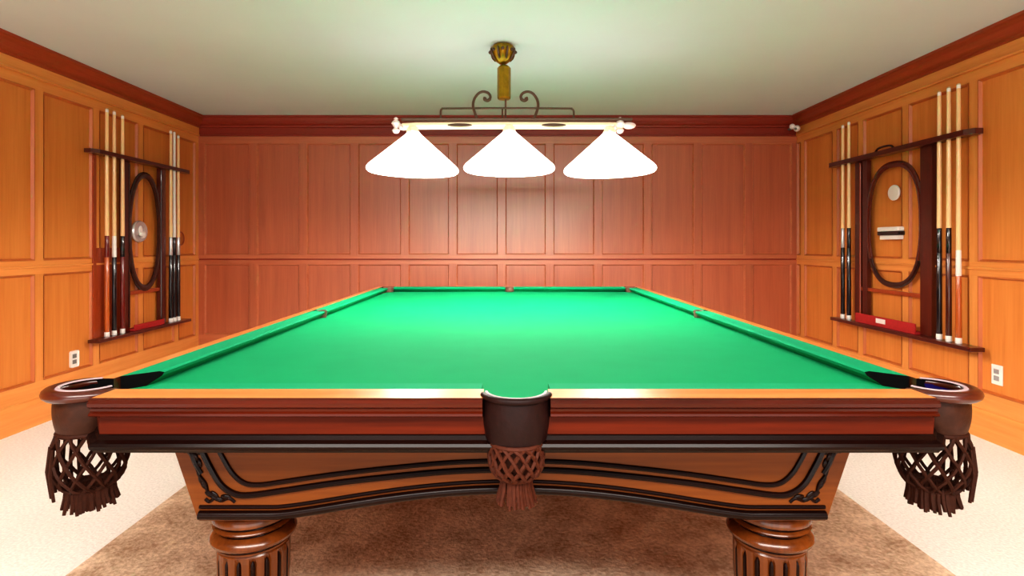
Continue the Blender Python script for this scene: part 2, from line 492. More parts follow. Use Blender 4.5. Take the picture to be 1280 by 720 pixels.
# apron: frieze and base moulding, corners cut behind the pockets
ax0, ax1, ay0, ay1 = XO0 + 0.005, XO1 - 0.005, YO0 + 0.006, YO1 - 0.006
chx, chy = 0.125, 0.15
path = [(ax0 + chx, ay0), (ax1 - chx, ay0), (ax1, ay0 + chy), (ax1, ay1 - chy), (ax1 - chx, ay1), (ax0 + chx, ay1), (ax0, ay1 - chy), (ax0, ay0 + chy)]
bm = bmesh.new()
ring_sweep(bm, path, [(-0.016, ZR - 0.047), (-0.018, 0.712), (-0.05, 0.712), (-0.05, ZR - 0.047)])
obj('frieze', bm, M['frieze'], table)
bm = bmesh.new()
ring_sweep(bm, path, [(-0.02, 0.7125), (-0.016, 0.709), (-0.012, 0.700), (0.000, 0.695), (0.004, 0.689), (0.002, 0.682), (-0.004, 0.678), (-0.008, 0.672), (-0.2, 0.672), (-0.2, 0.7125)])
obj('base_molding', bm, M['bead'], table)
# floor of the cabinet so nothing is seen through it
bm = bmesh.new(); box(bm, ax0 + 0.14, ax1 - 0.14, ay0 + 0.14, ay1 - 0.14, 0.672, 0.73); obj('slate_support', bm, M['walnut_x'], table)

# cabinet: four sloped panels, the front with an arched lower edge
CY0, CY1 = 1.375, 4.485
CXC = TX - 0.008
ZC0, ZC1 = 0.459, 0.672
halfw = lambda z: 0.795 + 0.34 * (z - ZC0) * 1.0
def arch(d, R=0.6, hgt=0.065):
    d = abs(d) / R
    return ZC0 + (hgt * (1 - d * d) ** 1.4 if d < 1 else 0)
for yy0, yy1, face in ((CY0, CY0 + 0.045, 0), (CY1 - 0.045, CY1, 1)):
    bm = bmesh.new()
    xs = [-halfw(ZC0) + 2 * halfw(ZC0) * i / 60 for i in range(61)]
    fr, bk = [], []
    for lst, yy in ((fr, yy0), (bk, yy1)):
        for x in xs:
            k = halfw(ZC1) / halfw(ZC0)
            lst.append((bm.verts.new((CXC + x, yy, arch(x))), bm.verts.new((CXC + x * k, yy, ZC1))))
    for i in range(60):
        for lst in (fr, bk):
            bm.faces.new((lst[i][0], lst[i + 1][0], lst[i + 1][1], lst[i][1]))
        for j in (0, 1):
            bm.faces.new((fr[i][j], fr[i + 1][j], bk[i + 1][j], bk[i][j]))
    for i in (0, 60):
        bm.faces.new((fr[i][0], fr[i][1], bk[i][1], bk[i][0]))
    panel = obj('cabinet_panel', bm, M['walnut_x'], table)
    if face == 0:
        FY = yy0
        # beads that outline the inset panel, following the arch
        outl = [(0, .585), (.15, .581), (.3, .568), (.45, .551), (.58, .532), (.66, .521), (.70, .524), (.735, .547), (.762, .59), (.785, .637), (.797, .668)]
        inl = [(0, .607), (.15, .603), (.3, .590), (.45, .573), (.57, .556), (.635, .547), (.675, .551), (.705, .574), (.728, .61), (.746, .645), (.757, .668)]
        for pl, rr in ((outl, 0.008), (inl, 0.0065)):
            pts = [(-d, z) for d, z in pl[::-1]] + pl[1:]
            cur = spline([(CXC + d, FY - 0.001, z) for d, z in pts], 6)
            bm = bmesh.new(); tube(bm, cur, rr, 8); obj('panel_bead', bm, M['bead'], panel, smooth=True)
        # bolder moulding along the arched lower edge
        xs2 = [-0.79 + 1.58 * i / 80 for i in range(81)]
        bm = bmesh.new()
        tube(bm, [(CXC + x, FY - 0.002, arch(x) + 0.012) for x in xs2], 0.0115, 10)
        obj('arch_molding', bm, M['bead'], panel, smooth=True)
        bm = bmesh.new()
        tube(bm, [(CXC + x, FY - 0.0, arch(x) + 0.0315) for x in xs2], 0.005, 8)
        obj('arch_molding', bm, M['bead'], panel, smooth=True)
        # carved scroll and leaves in both upper corners
        for s in (-1, 1):
            bm = bmesh.new()
            for pl, rr in (([(.82, .655), (.80, .64), (.785, .648), (.79, .66), (.80, .655)], .005),
                           ([(.845, .662), (.83, .64), (.812, .627), (.80, .60), (.785, .575)], .006),
                           ([(.80, .60), (.795, .585), (.79, .57), (.775, .55), (.77, .53)], .0045),
                           ([(.77, .53), (.755, .515), (.765, .505), (.775, .512)], .0045),
                           ([(.755, .515), (.735, .507), (.715, .513), (.70, .503)], .004)):
                tube(bm, spline([(CXC + s * d, FY - 0.001, z) for d, z in pl], 5), rr, 6)
            for d, z, a in ((.842, .652, .2), (.834, .636, .7), (.822, .662, .1), (.806, .652, .8), (.797, .633, 1.0), (.790, .602, 1.3), (.779, .545, .9), (.752, .522, .7), (.724, .517, .1), (.826, .65, .4), (.812, .637, .9), (.80, .618, 1.2), (.787, .56, 1.3), (.765, .522, .5), (.742, .51, .2)):
                mt = Matrix.Translation((CXC + s * d, FY, z)) @ Matrix.Rotation(-s * a, 4, 'Y') @ Matrix.Diagonal((.014, .005, .006, 1))
                bmesh.ops.create_uvsphere(bm, u_segments=10, v_segments=6, radius=1, matrix=mt)
            obj('carving', bm, M['bead'], panel, smooth=True)
for s in (-1, 1):
    bm = bmesh.new()
    t = 0.045
    q = []
    for z in (ZC0, ZC1):
        h = halfw(z) - 0.0
        for yy in (CY0 + 0.046, CY1 - 0.046):
            for xx in (h, h - t):
                q.append(bm.verts.new((CXC + s * xx, yy, z)))
    for f in ((0, 1, 3, 2), (4, 5, 7, 6), (0, 1, 5, 4), (2, 3, 7, 6), (0, 2, 6, 4), (1, 3, 7, 5)):
        bm.faces.new([q[i] for i in f])
    obj('cabinet_panel', bm, M['walnut_y'], table)

# legs
def leg_at(x, y):
    bm = bmesh.new()
    box(bm, x - 0.098, x + 0.098, y - 0.098, y + 0.11, 0.446, 0.4585, bevel=0.003)
    cap = bm
    prof = [(0.098, .4435), (0.104, .436), (0.104, .418), (0.100, .414), (0.092, .411), (0.092, .406), (0.100, .402), (0.103, .396), (0.100, .390),
            (0.090, .386), (0.088, .378), (0.098, .372), (0.107, .362), (0.110, .352), (0.107, .341), (0.098, .334), (0.092, .331), (0.096, .326), (0.096, .321), (0.089, .317)]
    zs = lambda z: .4435 - (.4435 - z) * .75
    lathe(cap, [(r, zs(z) + (.002 if i == 0 else 0)) for i, (r, z) in enumerate(prof)], (x, y, 0), 40)
    lg = obj('leg', cap, M['walnut_z'], table, smooth=True)
    # fluted tapering shaft
    fl = [(0.089, .3480), (0.092, .343), (0.093, .328), (0.091, .26), (0.086, .20), (0.080, .15), (0.076, .12), (0.078, .116)]
    bm = bmesh.new()
    def mod(a, k, z):
        if k in (0, 1, 7): return 1
        return 1 - 0.10 * max(0, math.cos(a * 16)) ** 0.7
    lathe(bm, fl, (x, y, 0), 128, mod)
    obj('fluted_shaft', bm, M['walnut_z'], lg, smooth=False)
    # dark strips laid along the flutes
    bm = bmesh.new()
    for i in range(16):
        a = 2 * PI * i / 16
        pts = []
        for r, z in ((.0865, .332), (.087, .322), (.0855, .26), (.081, .20), (.0755, .15), (.072, .125)):
            pts.append((x + r * math.cos(a), y + r * math.sin(a), z))
        tube(bm, pts, [.002, .006, .0062, .006, .0055, .002], 6)
    obj('flute_groove', bm, M['bead'], lg, smooth=True)
    bm = bmesh.new()
    for r0, z in ((.0925, .4085), (.089, .382), (.093, .3305)):
        tube(bm, [(x + r0 * math.cos(2 * PI * i / 40), y + r0 * math.sin(2 * PI * i / 40), zs(z)) for i in range(40)], .0035, 6, closed=True)
    obj('ring_groove', bm, M['bead'], lg, smooth=True)
    bm = bmesh.new()
    lathe(bm, [(0.074, .1155), (0.090, .11), (0.094, .10), (0.088, .09), (0.075, .084), (0.07, .07), (0.092, .05), (0.10, .034), (0.098, .0182), (0.08, .0085)], (x, y, 0), 36)
    obj('foot', bm, M['walnut_z'], lg, smooth=True)
    return lg


for lx, ly in ((-0.688, 1.49), (0.722, 1.49), (-0.688, 4.36), (0.722, 4.36)):
    leg_at(lx, ly)


# ---- pockets
def net_mesh(cx, cy, prof, n, twist, rad, sides=5, jit=0.0):
    """diamond net of crossed cords on a surface of revolution; prof: [(r, z)] from top down"""
    bm = bmesh.new()
    m = 14
    def rz(t):
        f = t * (len(prof) - 1); i = min(int(f), len(prof) - 2); u = f - i
        return prof[i][0] * (1 - u) + prof[i + 1][0] * u, prof[i][1] * (1 - u) + prof[i + 1][1] * u
    for k in range(n):
        for s in (1, -1):
            pts = []
            for i in range(m + 1):
                t = i / m
                r, z = rz(t)
                a = 2 * PI * k / n + s * twist * t
                rr = r * (1 + (0.012 * s)) + random.uniform(-jit, jit)
                pts.append((cx + rr * math.cos(a), cy + rr * math.sin(a), z + random.uniform(-jit, jit)))
            tube(bm, pts, rad, sides)
    for r, z in (prof[0], prof[-1]):
        tube(bm, [(cx + r * math.cos(2 * PI * i / 28), cy + r * math.sin(2 * PI * i / 28), z) for i in range(28)], rad * 1.2, 6, closed=True)
    return bm


def fringe_mesh(cx, cy, r0, z0, r1, z1, n, rad):
    bm = bmesh.new()
    for k in range(n):
        a = 2 * PI * k / n + random.uniform(-.06, .06)
        rr = r1 * random.uniform(.8, 1.06); zz = z1 + random.uniform(-.006, .008)
        mid = (r0 + rr) * .5 - .003
        tube(bm, [(cx + r0 * math.cos(a), cy + r0 * math.sin(a), z0), (cx + mid * math.cos(a), cy + mid * math.sin(a), (z0 + zz) / 2),
                  (cx + rr * math.cos(a + .05), cy + rr * math.sin(a + .05), zz)], [rad, rad * 1.25, rad * .9], 5)
    return bm


def sector_shell(bm, cx, cy, prof_fn, a0, a1, n, m, thick):
    """leather shell over an angular sector; prof_fn(u, v) -> (r, z), u in -1..1 round, v in 0..1 down"""
    outer, inner = [], []
    for j in range(m + 1):
        ro, ri = [], []
        for i in range(n + 1):
            u = -1 + 2 * i / n
            a = math.radians(a0 + (a1 - a0) * i / n)
            r, z = prof_fn(u, j / m)
            ro.append(bm.verts.new((cx + r * math.cos(a), cy + r * math.sin(a), z)))
            ri.append(bm.verts.new((cx + (r - thick) * math.cos(a), cy + (r - thick) * math.sin(a), z)))
        outer.append(ro); inner.append(ri)
    for j in range(m):
        for i in range(n):
            bm.faces.new((outer[j][i], outer[j][i + 1], outer[j + 1][i + 1], outer[j + 1][i]))
            bm.faces.new((inner[j][i], inner[j][i + 1], inner[j + 1][i + 1], inner[j + 1][i])).material_index = 1
        for i in (0, n):
            bm.faces.new((outer[j][i], outer[j + 1][i], inner[j + 1][i], inner[j][i]))
    for j in (0, m):
        for i in range(n):
            bm.faces.new((outer[j][i], outer[j][i + 1], inner[j][i + 1], inner[j][i]))


def big_pocket(cx, cy, ang, half, r, zl, zb, drop, leather, netm, hole, kind):
    a0, a1 = ang - half, ang + half
    def pf(u, v):
        zbot = zb - drop * math.sqrt(max(0, 1 - (u * .98) ** 2))
        z = zl + (zbot - zl) * v
        bul = 1 + 0.05 * math.sin(PI * min(1, v * 1.1)) - (0.10 if kind == 'corner' else 0.02) * v ** 3
        return r * bul, z
    bm = bmesh.new(); sector_shell(bm, cx, cy, pf, a0, a1, 28, 10, 0.006)
    pk = obj('pocket', bm, [leather, hole], table, smooth=True)
    # rolled lip on top
    bm = bmesh.new()
    lo = .008 if kind == 'corner' else .0
    la0, la1 = (a0 - 4, a1 + 4) if kind == 'corner' else (a0, a1)
    pts = [(cx + (r + lo) * math.cos(math.radians(la0 + (la1 - la0) * i / 30)), cy + (r + lo) * math.sin(math.radians(la0 + (la1 - la0) * i / 30)), zl + .002) for i in range(31)]
    lipr = 0.0155 if kind == 'corner' else 0.0085
    tube(bm, pts, [lipr * (.55 + .45 * math.sin(PI * min(1, max(0.0, i / 30)) ) ** .4) for i in range(31)], 12, flat=(1.15, .95))
    obj('lip', bm, M['lip'] if kind == 'corner' else leather, pk, smooth=True)
    # pale strip standing in for the gloss highlight along the lip's inner edge
    bm = bmesh.new()
    rr = r - .008
    pts = [(cx + rr * math.cos(math.radians(la0 + (la1 - la0) * i / 30)), cy + rr * math.sin(math.radians(la0 + (la1 - la0) * i / 30)), zl + (.0135 if kind == 'corner' else .0075)) for i in range(31)]
    tube(bm, pts, .0042 if kind == 'corner' else .0030, 8, flat=(1.2, .6))
    obj('lip_gloss', bm, M['trim'], pk, smooth=True)
    # dark inside
    bm = bmesh.new()
    lathe(bm, [(r - .008, .7335), (r - .012, .715), (r - .02, zb - .008), (.01, zb - .012)], (cx, cy, 0), 28, cap=False)
    obj('pocket_liner', bm, hole, pk, smooth=True)
    return pk


# near corners
for i, (cx, cy) in enumerate(corner):
    ang = 225 if i == 0 else 315
    pk = big_pocket(cx, cy, ang, 116, PCR, 0.787, 0.700, 0.018, M['leather'], M['net'], M['hole'] if i == 0 else M['hole_blue'], 'corner')
    pr = [(.068, .690), (.076, .662), (.079, .632), (.078, .604), (.072, .578), (.060, .556), (.048, .545)]
    obj('net', net_mesh(cx, cy, pr, 12, 1.3, .0043, jit=.0012), M['net'], pk, smooth=True)
    obj('fringe', fringe_mesh(cx, cy, .049, .556, .056, .500, 64, .0044), M['net'], pk, smooth=True)
    # a shorter outer tassel band that hangs from the net on the outer side
    bm = bmesh.new()
    for k in range(9):
        a = math.radians((180 if i == 0 else 0) + (-60 + 95 * k / 8) * (-1 if i == 0 else 1))
        r0 = .080
        tube(bm, [(cx + r0 * math.cos(a), cy + r0 * math.sin(a), .66), (cx + (r0 + .005) * math.cos(a), cy + (r0 + .005) * math.sin(a), .60),
                  (cx + (r0 - .003) * math.cos(a), cy + (r0 - .003) * math.sin(a), .535 + random.uniform(-.006, .006))], [.003, .0042, .0038], 5)
    obj('fringe', bm, M['net'], pk, smooth=True)
# near centre
pk = big_pocket(ctr[0], ctr[1], 270, 84, 0.079, 0.799, 0.728, 0.036, M['leather_dark'], M['net_mid'], M['hole'], 'centre')
cx, cy = ctr[0], 1.275
pr = [(.060, .694), (.062, .685), (.063, .67), (.063, .65), (.060, .634), (.050, .620), (.038, .614)]
obj('net', net_mesh(cx, cy, pr, 15, 1.1, .0050, jit=.001), M['net_mid'], pk, smooth=True)
bm = bmesh.new(); lathe(bm, [(.053, .71), (.055, .68), (.055, .648), (.045, .624), (.02, .618)], (cx, cy, 0), 24); obj('net_lining', bm, M['net'], pk, smooth=True)
obj('fringe', fringe_mesh(cx, cy, .031, .618, .046, .553, 34, .0045), M['net_mid'], pk, smooth=True)
# small pockets in the sides and far end
for (cx, cy), od in list(zip(side_p, (180, 0))) + list(zip(far_p, (135, 90, 45))):
    ox, oy = math.cos(math.radians(od)), math.sin(math.radians(od))
    q = .56 if od in (0, 180) else .9
    sx, sy = cx + .014 * ox, cy + .014 * oy
    bm = bmesh.new()
    lathe(bm, [(r_ * q, z_ - .003) for r_, z_ in [(.040, ZR + .001), (.043, ZR + .004), (.047, ZR + .003), (.047, ZR - .006), (.042, ZR - .03), (.036, .70), (.01, .69), (.006, .694), (.033, .705), (.038, ZR - .03), (.040, ZR + .001)]], (sx, sy, 0), 24, cap=False)
    pk = obj('pocket', bm, M['iron'], table, smooth=True)
    bm = bmesh.new(); lathe(bm, [(.0365 * q, ZR - .007), (.0365 * q, ZR - .009), (.03 * q, .71), (.005 * q, .70)], (sx, sy, 0), 20, cap=False)
    obj('pocket_liner', bm, M['hole'], pk, smooth=True)

# ------------------------------------------------------------------ light over the table
LYD = 3.40
LX = lambda p: (p - PX) * LYD / FPX
LZ = lambda p: CAMZ + (PY - p) * LYD / FPX
lamp = empty('billiard_light', (LX(632), LYD, H), 'three-shade billiard light with scrolled bronze frame hanging from the ceiling over the table', 'ceiling light')
# lobed ceiling canopy
bm = bmesh.new()
cx = LX(628.5)
lathe(bm, [(.045, H), (.062, H - .004), (.074, H - .02), (.077, H - .04), (.072, H - .06), (.060, H - .08), (.046, H - .098), (.03, H - .11), (.02, H - .118)],
      (cx, LYD, 0), 48, lambda a, k, z: 1 + (.06 * math.cos(8 * a) if 1 < k < 7 else 0))
can = obj('canopy', bm, M['brass'], lamp, smooth=True)
bm = bmesh.new()
for i in range(8):
    a = 2 * PI * (i + .5) / 8
    tube(bm, spline([(cx + r * math.cos(a), LYD + r * math.sin(a), H - z) for r, z in ((.078, .028), (.076, .05), (.066, .075), (.05, .096))], 4), [.004, .005, .006, .006, .006, .007, .007, .007, .007, .006, .005, .004, .003], 6)
for i in range(8):
    a = 2 * PI * i / 8
    sphere(bm, (cx + .079 * math.cos(a), LYD + .079 * math.sin(a), H - .045), .011, 10, 6)
obj('leaf_ornament', bm, M['bronze'], can, smooth=True)
# hexagonal brass column
bm = bmesh.new()
cx = LX(630)
lathe(bm, [(.022, LZ(82)), (.038, LZ(84)), (.042, LZ(85.5)), (.042, LZ(122)), (.039, LZ(124)), (.012, LZ(124.6))], (cx, LYD, 0), 8)
obj('column', bm, M['brass'], lamp)
bm = bmesh.new(); lathe(bm, [(.006, LZ(124.5)), (.006, LZ(149))], (LX(632), LYD, 0), 10); obj('stem', bm, M['bronze'], lamp)
# upper dark bar and small rectangular frame
bm = bmesh.new(); box(bm, LX(502), LX(790), LYD - .018, LYD + .018, LZ(151.5), LZ(147.8), bevel=.004); obj('top_bar', bm, M['bronze'], lamp)
bm = bmesh.new()
tube(bm, spline([(LX(551), LYD, LZ(148)), (LX(551), LYD, LZ(139)), (LX(553), LYD, LZ(136)), (LX(560), LYD, LZ(135.6)), (LX(632), LYD, LZ(135.2)), (LX(708), LYD, LZ(135.6)),
                 (LX(714), LYD, LZ(136)), (LX(717), LYD, LZ(139)), (LX(717), LYD, LZ(148))], 6), .0065, 8)
tube(bm, [(LX(628), LYD, LZ(136)), (LX(628), LYD, LZ(148))], .005, 8)
obj('frame', bm, M['bronze'], lamp, smooth=True)
for s in (-1, 1):
    X = lambda p: LX(632 + s * p)
    pl = [(36, 148), (38.5, 141), (40.5, 133), (39, 125), (34, 118), (28, 115.5), (22, 117), (19, 121), (20, 125), (23, 126.5), (26, 125), (25.5, 122.5)]
    pts = spline([(X(a), LYD - .016, LZ(b)) for a, b in pl], 6)
    nn = len(pts)
    bm = bmesh.new(); tube(bm, pts, [.0085 if i < nn * .7 else .0105 for i in range(nn)], 8)
    obj('scroll', bm, M['bronze'], lamp, smooth=True)
# polished bar with lens-shaped bosses
bm = bmesh.new()
tube(bm, [(LX(503), LYD, LZ(158.6)), (LX(520), LYD, LZ(157.4)), (LX(632), LYD, LZ(156.8)), (LX(760), LYD, LZ(157.2)), (LX(778), LYD, LZ(157.6))], .023, 14, flat=(.7, 1))
bar = obj('crossbar', bm, M['polished'], lamp, smooth=True)
for px in (575, 692):
    bm = bmesh.new(); sphere(bm, (LX(px), LYD - .016, LZ(157)), 1, 20, 8, (.078, .006, .011)); obj('boss', bm, M['bronze'], bar, smooth=True)
# shades
shade_prof = [(.030, .262), (.034, .256), (.048, .240), (.272, .044), (.283, .030), (.286, .020), (.283, .009), (.274, .001), (.268, .0), (.268, .004), (.277, .012), (.279, .022),
              (.274, .031), (.264, .042), (.042, .236), (.028, .252)]
for px, py, tilt in ((516, 216, 1.2), (636.5, 214.5, .2), (762, 216.5, -1.0)):
    bm = bmesh.new()
    lathe(bm, [(r, z) for r, z in shade_prof], (0, 0, 0), 56, cap=False)
    bm.faces.ensure_lookup_table()
    mt = Matrix.Translation((LX(px), LYD, LZ(py))) @ Matrix.Rotation(math.radians(tilt), 4, 'Y')
    bmesh.ops.transform(bm, matrix=mt, verts=bm.verts)
    sh = obj('shade', bm, M['shade'], lamp, smooth=True)
    bm = bmesh.new(); lathe(bm, [(.012, .295), (.026, .290), (.034, .278), (.034, .268), (.040, .262), (.040, .250), (.03, .246)], (LX(px), LYD, LZ(py)), 24); obj('fitter', bm, M['polished'], sh, smooth=True)
    bm = bmesh.new(); sphere(bm, (LX(px), LYD, LZ(py) + .044), .042, 20, 12); lathe(bm, [(.02, .078), (.018, .16), (.02, .245)], (LX(px), LYD, LZ(py)), 12)
    obj('bulb', bm, M['bulb'], sh, smooth=True)
    bm = bmesh.new(); lathe(bm, [(.005, -.014), (.06, -.010), (.066, -.007), (.06, -.004), (.005, -.004)], (LX(px), LYD, LZ(py)), 28); obj('added_diffuser', bm, M['added_diffuser'], sh, smooth=True)  # added disc, screens the bulb to even out light on the cloth
# crystal end finials
for s, px in ((-1, 495), (1, 775)):
    bm = bmesh.new()
    x = LX(px)
    q = [(.008, -.05), (.018, -.045), (.026, -.03), (.012, -.015), (.02, 0), (.03, .012), (.022, .026), (.010, .034), (.016, .042), (.006, .052)]
    lathe(bm, [(r, z) for r, z in q], (0, 0, 0), 14)
    bmesh.ops.transform(bm, matrix=Matrix.Translation((x, LYD, LZ(157))) @ Matrix.Rotation(0, 4, 'Y'), verts=bm.verts)
    tube(bm, [(x, LYD, LZ(157.3)), (LX(px - s * 12), LYD, LZ(157.3))], .012, 10)
    sphere(bm, (x - s * .035, LYD - .01, LZ(160)), .016, 10, 8)
    if s > 0:
        sphere(bm, (x + .055, LYD, LZ(157)), 1, 14, 8, (.045, .02, .022))
        tube(bm, [(x, LYD, LZ(157)), (x + .03, LYD, LZ(157))], .01, 8)
    obj('finial', bm, M['crystal'], lamp, smooth=True)


# ------------------------------------------------------------------ cue racks and cues
def W(side, n):
    return XL + n if side == 'L' else XR - n


def wbox(bm, side, a0, a1, n0, n1, z0, z1, bevel=0.0):
    x0, x1 = sorted((W(side, n0), W(side, n1)))
    box(bm, x0, x1, a0, a1, z0, z1, bevel)


def shelf(side, a0, a1, z, slots, thick, nfront, mat, parent, name):
    """slotted bar: back strip, front strip and webs between the cues, with pointed ends"""
    bm = bmesh.new()
    wbox(bm, side, a0 + .05, a1 - .05, .014, .036, z, z + thick)
    wbox(bm, side, a0 + .05, a1 - .05, .070, nfront, z, z + thick)
    edges = [a0 + .05]
    for s_ in sorted(slots):
        edges += [s_ - .019, s_ + .019]
    edges.append(a1 - .05)
    for i in range(0, len(edges), 2):
        if edges[i + 1] - edges[i] > .004:
            wbox(bm, side, edges[i], edges[i + 1], .036, .070, z, z + thick)
    for e, d in ((a0 + .05, -1), (a1 - .05, 1)):
        v = []
        for zz in (z, z + thick):
            for n_, aa in ((.014, e), (nfront, e), (nfront - .03, e + d * .05), (.014, e + d * .05)):
                v.append(bm.verts.new((W(side, n_), aa, zz)))
        for f in ((0, 1, 2, 3), (4, 5, 6, 7), (0, 1, 5, 4), (1, 2, 6, 5), (2, 3, 7, 6), (3, 0, 4, 7)):
            bm.faces.new([v[i] for i in f])
    return obj(name, bm, mat, parent)


def superellipse(side, ac, zc, ra, rz_, ex, n_, cnt=72):
    pts = []
    for i in range(cnt):
        t = 2 * PI * i / cnt
        c_, s_ = math.cos(t), math.sin(t)
        pts.append((W(side, n_), ac + ra * math.copysign(abs(c_) ** (2 / ex), c_), zc + rz_ * math.copysign(abs(s_) ** (2 / ex), s_)))
    return pts


def cue(side, a, ztop, zbot, zj, mats, label, group, lean=0.0):
    n_ = .053
    x = W(side, n_)
    o = empty('pool_cue', (x, a, zbot), label, 'pool cue', group)
    L_ = ztop - zbot
    def seg(name, z0, z1, r0, r1, m):
        bm = bmesh.new(); lathe(bm, [(r0 * .92, z0), (r0, z0 + .003), (r1, z1 - .003), (r1 * .92, z1)], (x, a, zbot), 14); return obj(name, bm, m, o, smooth=True)
    J = zj - zbot
    seg('bumper', .0005, .036, .0180, .0175, M['white'])
    seg('butt', .034, J - .16, .0168, .0155, mats[0])
    seg('wrap', J - .16, J, .0154, .0144, mats[1])
    seg('shaft', J, L_ - .03, .0142, .0112, mats[2])
    seg('ferrule', L_ - .03, L_ - .008, .0112, .0110, M['white'])
    seg('tip', L_ - .008, L_, .0110, .0098, M['tip'])
    return o


MP, BK, DR, BR, OR, WH, SV = (M[k] for k in ('maple', 'black', 'dkred', 'brownbutt', 'orangebutt', 'white', 'silver'))

# --- rack on the left-hand wall
S = 'L'
cuesL = [4.035, 4.11, 4.20, 4.805, 4.855, 4.915]
rk = empty('cue_rack', (W(S, .002), 4.47, .45), 'dark mahogany cue rack with a silver dial inside its black oval ring', 'cue rack')
shelf(S, 3.865, 5.075, 1.812, cuesL, .028, .092, M['rack_h'], rk, 'top_shelf')
bm = bmesh.new(); wbox(bm, S, 3.90, 5.04, .012, .10, .446, .470, .004); obj('bottom_shelf', bm, M['rack_h'], rk)
for a0, a1, m in ((3.955, 3.985, 'rack_red'), (4.235, 4.31, 'rack'), (4.69, 4.765, 'rack')):
    bm = bmesh.new(); wbox(bm, S, a0, a1, .003, .034 if m == 'rack' else .013, .471, 1.811, .002); obj('post', bm, M[m], rk)
for a0, a1 in ((3.987, 4.233),):
    bm = bmesh.new(); wbox(bm, S, a0, a1, .002, .009, .471, 1.13); obj('back_panel', bm, M['rack_red'], rk)
bm = bmesh.new(); tube(bm, superellipse(S, 4.50, 1.262, .19, .466, 2.15, .026), .027, 10, closed=True, flat=(.45, 1)); obj('oval_ring', bm, M['oval'], rk, smooth=True)
bm = bmesh.new(); wbox(bm, S, 4.312, 4.688, .004, .03, .755, .785, .003); obj('crossbar', bm, M['rack_red'], rk)
bm = bmesh.new(); wbox(bm, S, 4.312, 4.688, .004, .07, .471, .486); wbox(bm, S, 4.312, 4.688, .062, .07, .486, .516); obj('tray', bm, M['felt'], rk)
# decorative moulding down either side of the opening
for a in (4.30, 4.70):
    bm = bmesh.new(); tube(bm, [(W(S, .036), a, .50), (W(S, .036), a, 1.79)], .006, 8); obj('bead', bm, M['oval'], rk)
# silver dial with a dark marking
dl = empty('dial', (W(S, .002), 4.455, 1.262), 'round silver dial hung within the black oval ring of the rack', 'dial')
bm = bmesh.new(); lathe(bm, [(.088, -.012), (.090, 0), (.082, .012), (.074, .009), (.01, .010)], (0, 0, 0), 36)
mt = Matrix.Translation((W(S, .013), 4.455, 1.262)) @ Matrix.Rotation(PI / 2, 4, 'Y')
bmesh.ops.transform(bm, matrix=mt, verts=bm.verts); obj('face', bm, M['silver'], dl, smooth=True)
bm = bmesh.new()
sphere(bm, (W(S, .026), 4.475, 1.235), 1, 14, 8, (.008, .042, .030)); sphere(bm, (W(S, .026), 4.448, 1.275), 1, 14, 8, (.007, .022, .035))
obj('emblem', bm, M['white'], dl, smooth=True)
bm = bmesh.new()
tube(bm, [(W(S, .027), 4.42, 1.232), (W(S, .030), 4.445, 1.218), (W(S, .027), 4.50, 1.222)], .004, 6); obj('marking', bm, M['grey'], dl, smooth=True)
gl = 'cues in the rack with the silver dial'
for a, m, t, lb in ((4.035, (OR, DR, MP), 0, 'maple cue with brown butt, outermost on the silver-dial rack, farthest from the room corner'),
                    (4.11, (BK, WH, MP), 0, 'maple cue with black butt between the brown-butted and red-butted cues on the silver-dial rack'),
                    (4.20, (DR, BK, MP), -.01, 'maple cue with dark red butt beside the dark post of the silver-dial rack'),
                    (4.805, (BK, SV, MP), 0, 'slim black-butted cue just past the oval ring on the silver-dial rack'),
                    (4.855, (BK, BK, WH), .0, 'white-shafted black cue in the middle of the trio near the room corner'),
                    (4.915, (BK, SV, MP), -.02, 'black-butted maple cue nearest the room corner on the silver-dial rack')):
    cue(S, a, 2.165 + t, .4705, 1.22, m, lb, gl)
# small ring on the wall by the corner
bm = bmesh.new(); tube(bm, [(W(S, .012), 5.02 + .05 * math.cos(2 * PI * i / 28), 1.21 + .06 * math.sin(2 * PI * i / 28)) for i in range(28)], .006, 8, closed=True)
ob = obj('hanging_ring', bm, M['rack_red'], None, smooth=True); tag(ob, 'small thin ring hanging on the wall panel beside the cues near the room corner', 'ring')

# --- rack on the right-hand wall
S = 'R'
cuesR = [4.52, 4.44, 3.515, 3.44, 3.365]
rk = empty('cue_rack', (W(S, .002), 3.95, .5), 'brown mahogany cue rack with a white disc inside its open oval', 'cue rack')
shelf(S, 3.235, 4.70, 1.815, cuesR, .034, .092, M['rack_h'], rk, 'top_shelf')
bm = bmesh.new(); wbox(bm, S, 3.225, 4.62, .012, .10, .516, .542, .004); obj('bottom_shelf', bm, M['rack_h'], rk)
for a0, a1, m in ((3.60, 3.70, 'rack'), (4.245, 4.30, 'rack'), (4.335, 4.39, 'rack')):
    bm = bmesh.new(); wbox(bm, S, a0, a1, .003, .036, .543, 1.814, .002); obj('post', bm, M[m], rk)
# oval: arched brown top with straight sides, darker leather-like bottom
pts = superellipse(S, 3.97, 1.30, .272, .440, 2.5, .026, 72)
bm = bmesh.new(); tube(bm, pts[42:67], .021, 10, flat=(.5, 1)); obj('oval_ring', bm, M['oval'], rk, smooth=True)
bm = bmesh.new(); tube(bm, pts[66:72] + pts[0:43], .024, 10, flat=(.45, 1)); obj('oval_ring', bm, M['oval_brown'], rk, smooth=True)
bm = bmesh.new(); wbox(bm, S, 3.702, 4.333, .004, .03, .79, .818, .003); obj('crossbar', bm, M['rack_red'], rk)
bm = bmesh.new(); wbox(bm, S, 3.702, 4.333, .004, .07, .543, .558); wbox(bm, S, 3.702, 4.333, .062, .07, .558, .615); tr = obj('tray', bm, M['felt'], rk)
bm = bmesh.new(); wbox(bm, S, 3.99, 4.09, .0705, .0725, .568, .602); obj('plate', bm, M['white'], tr)
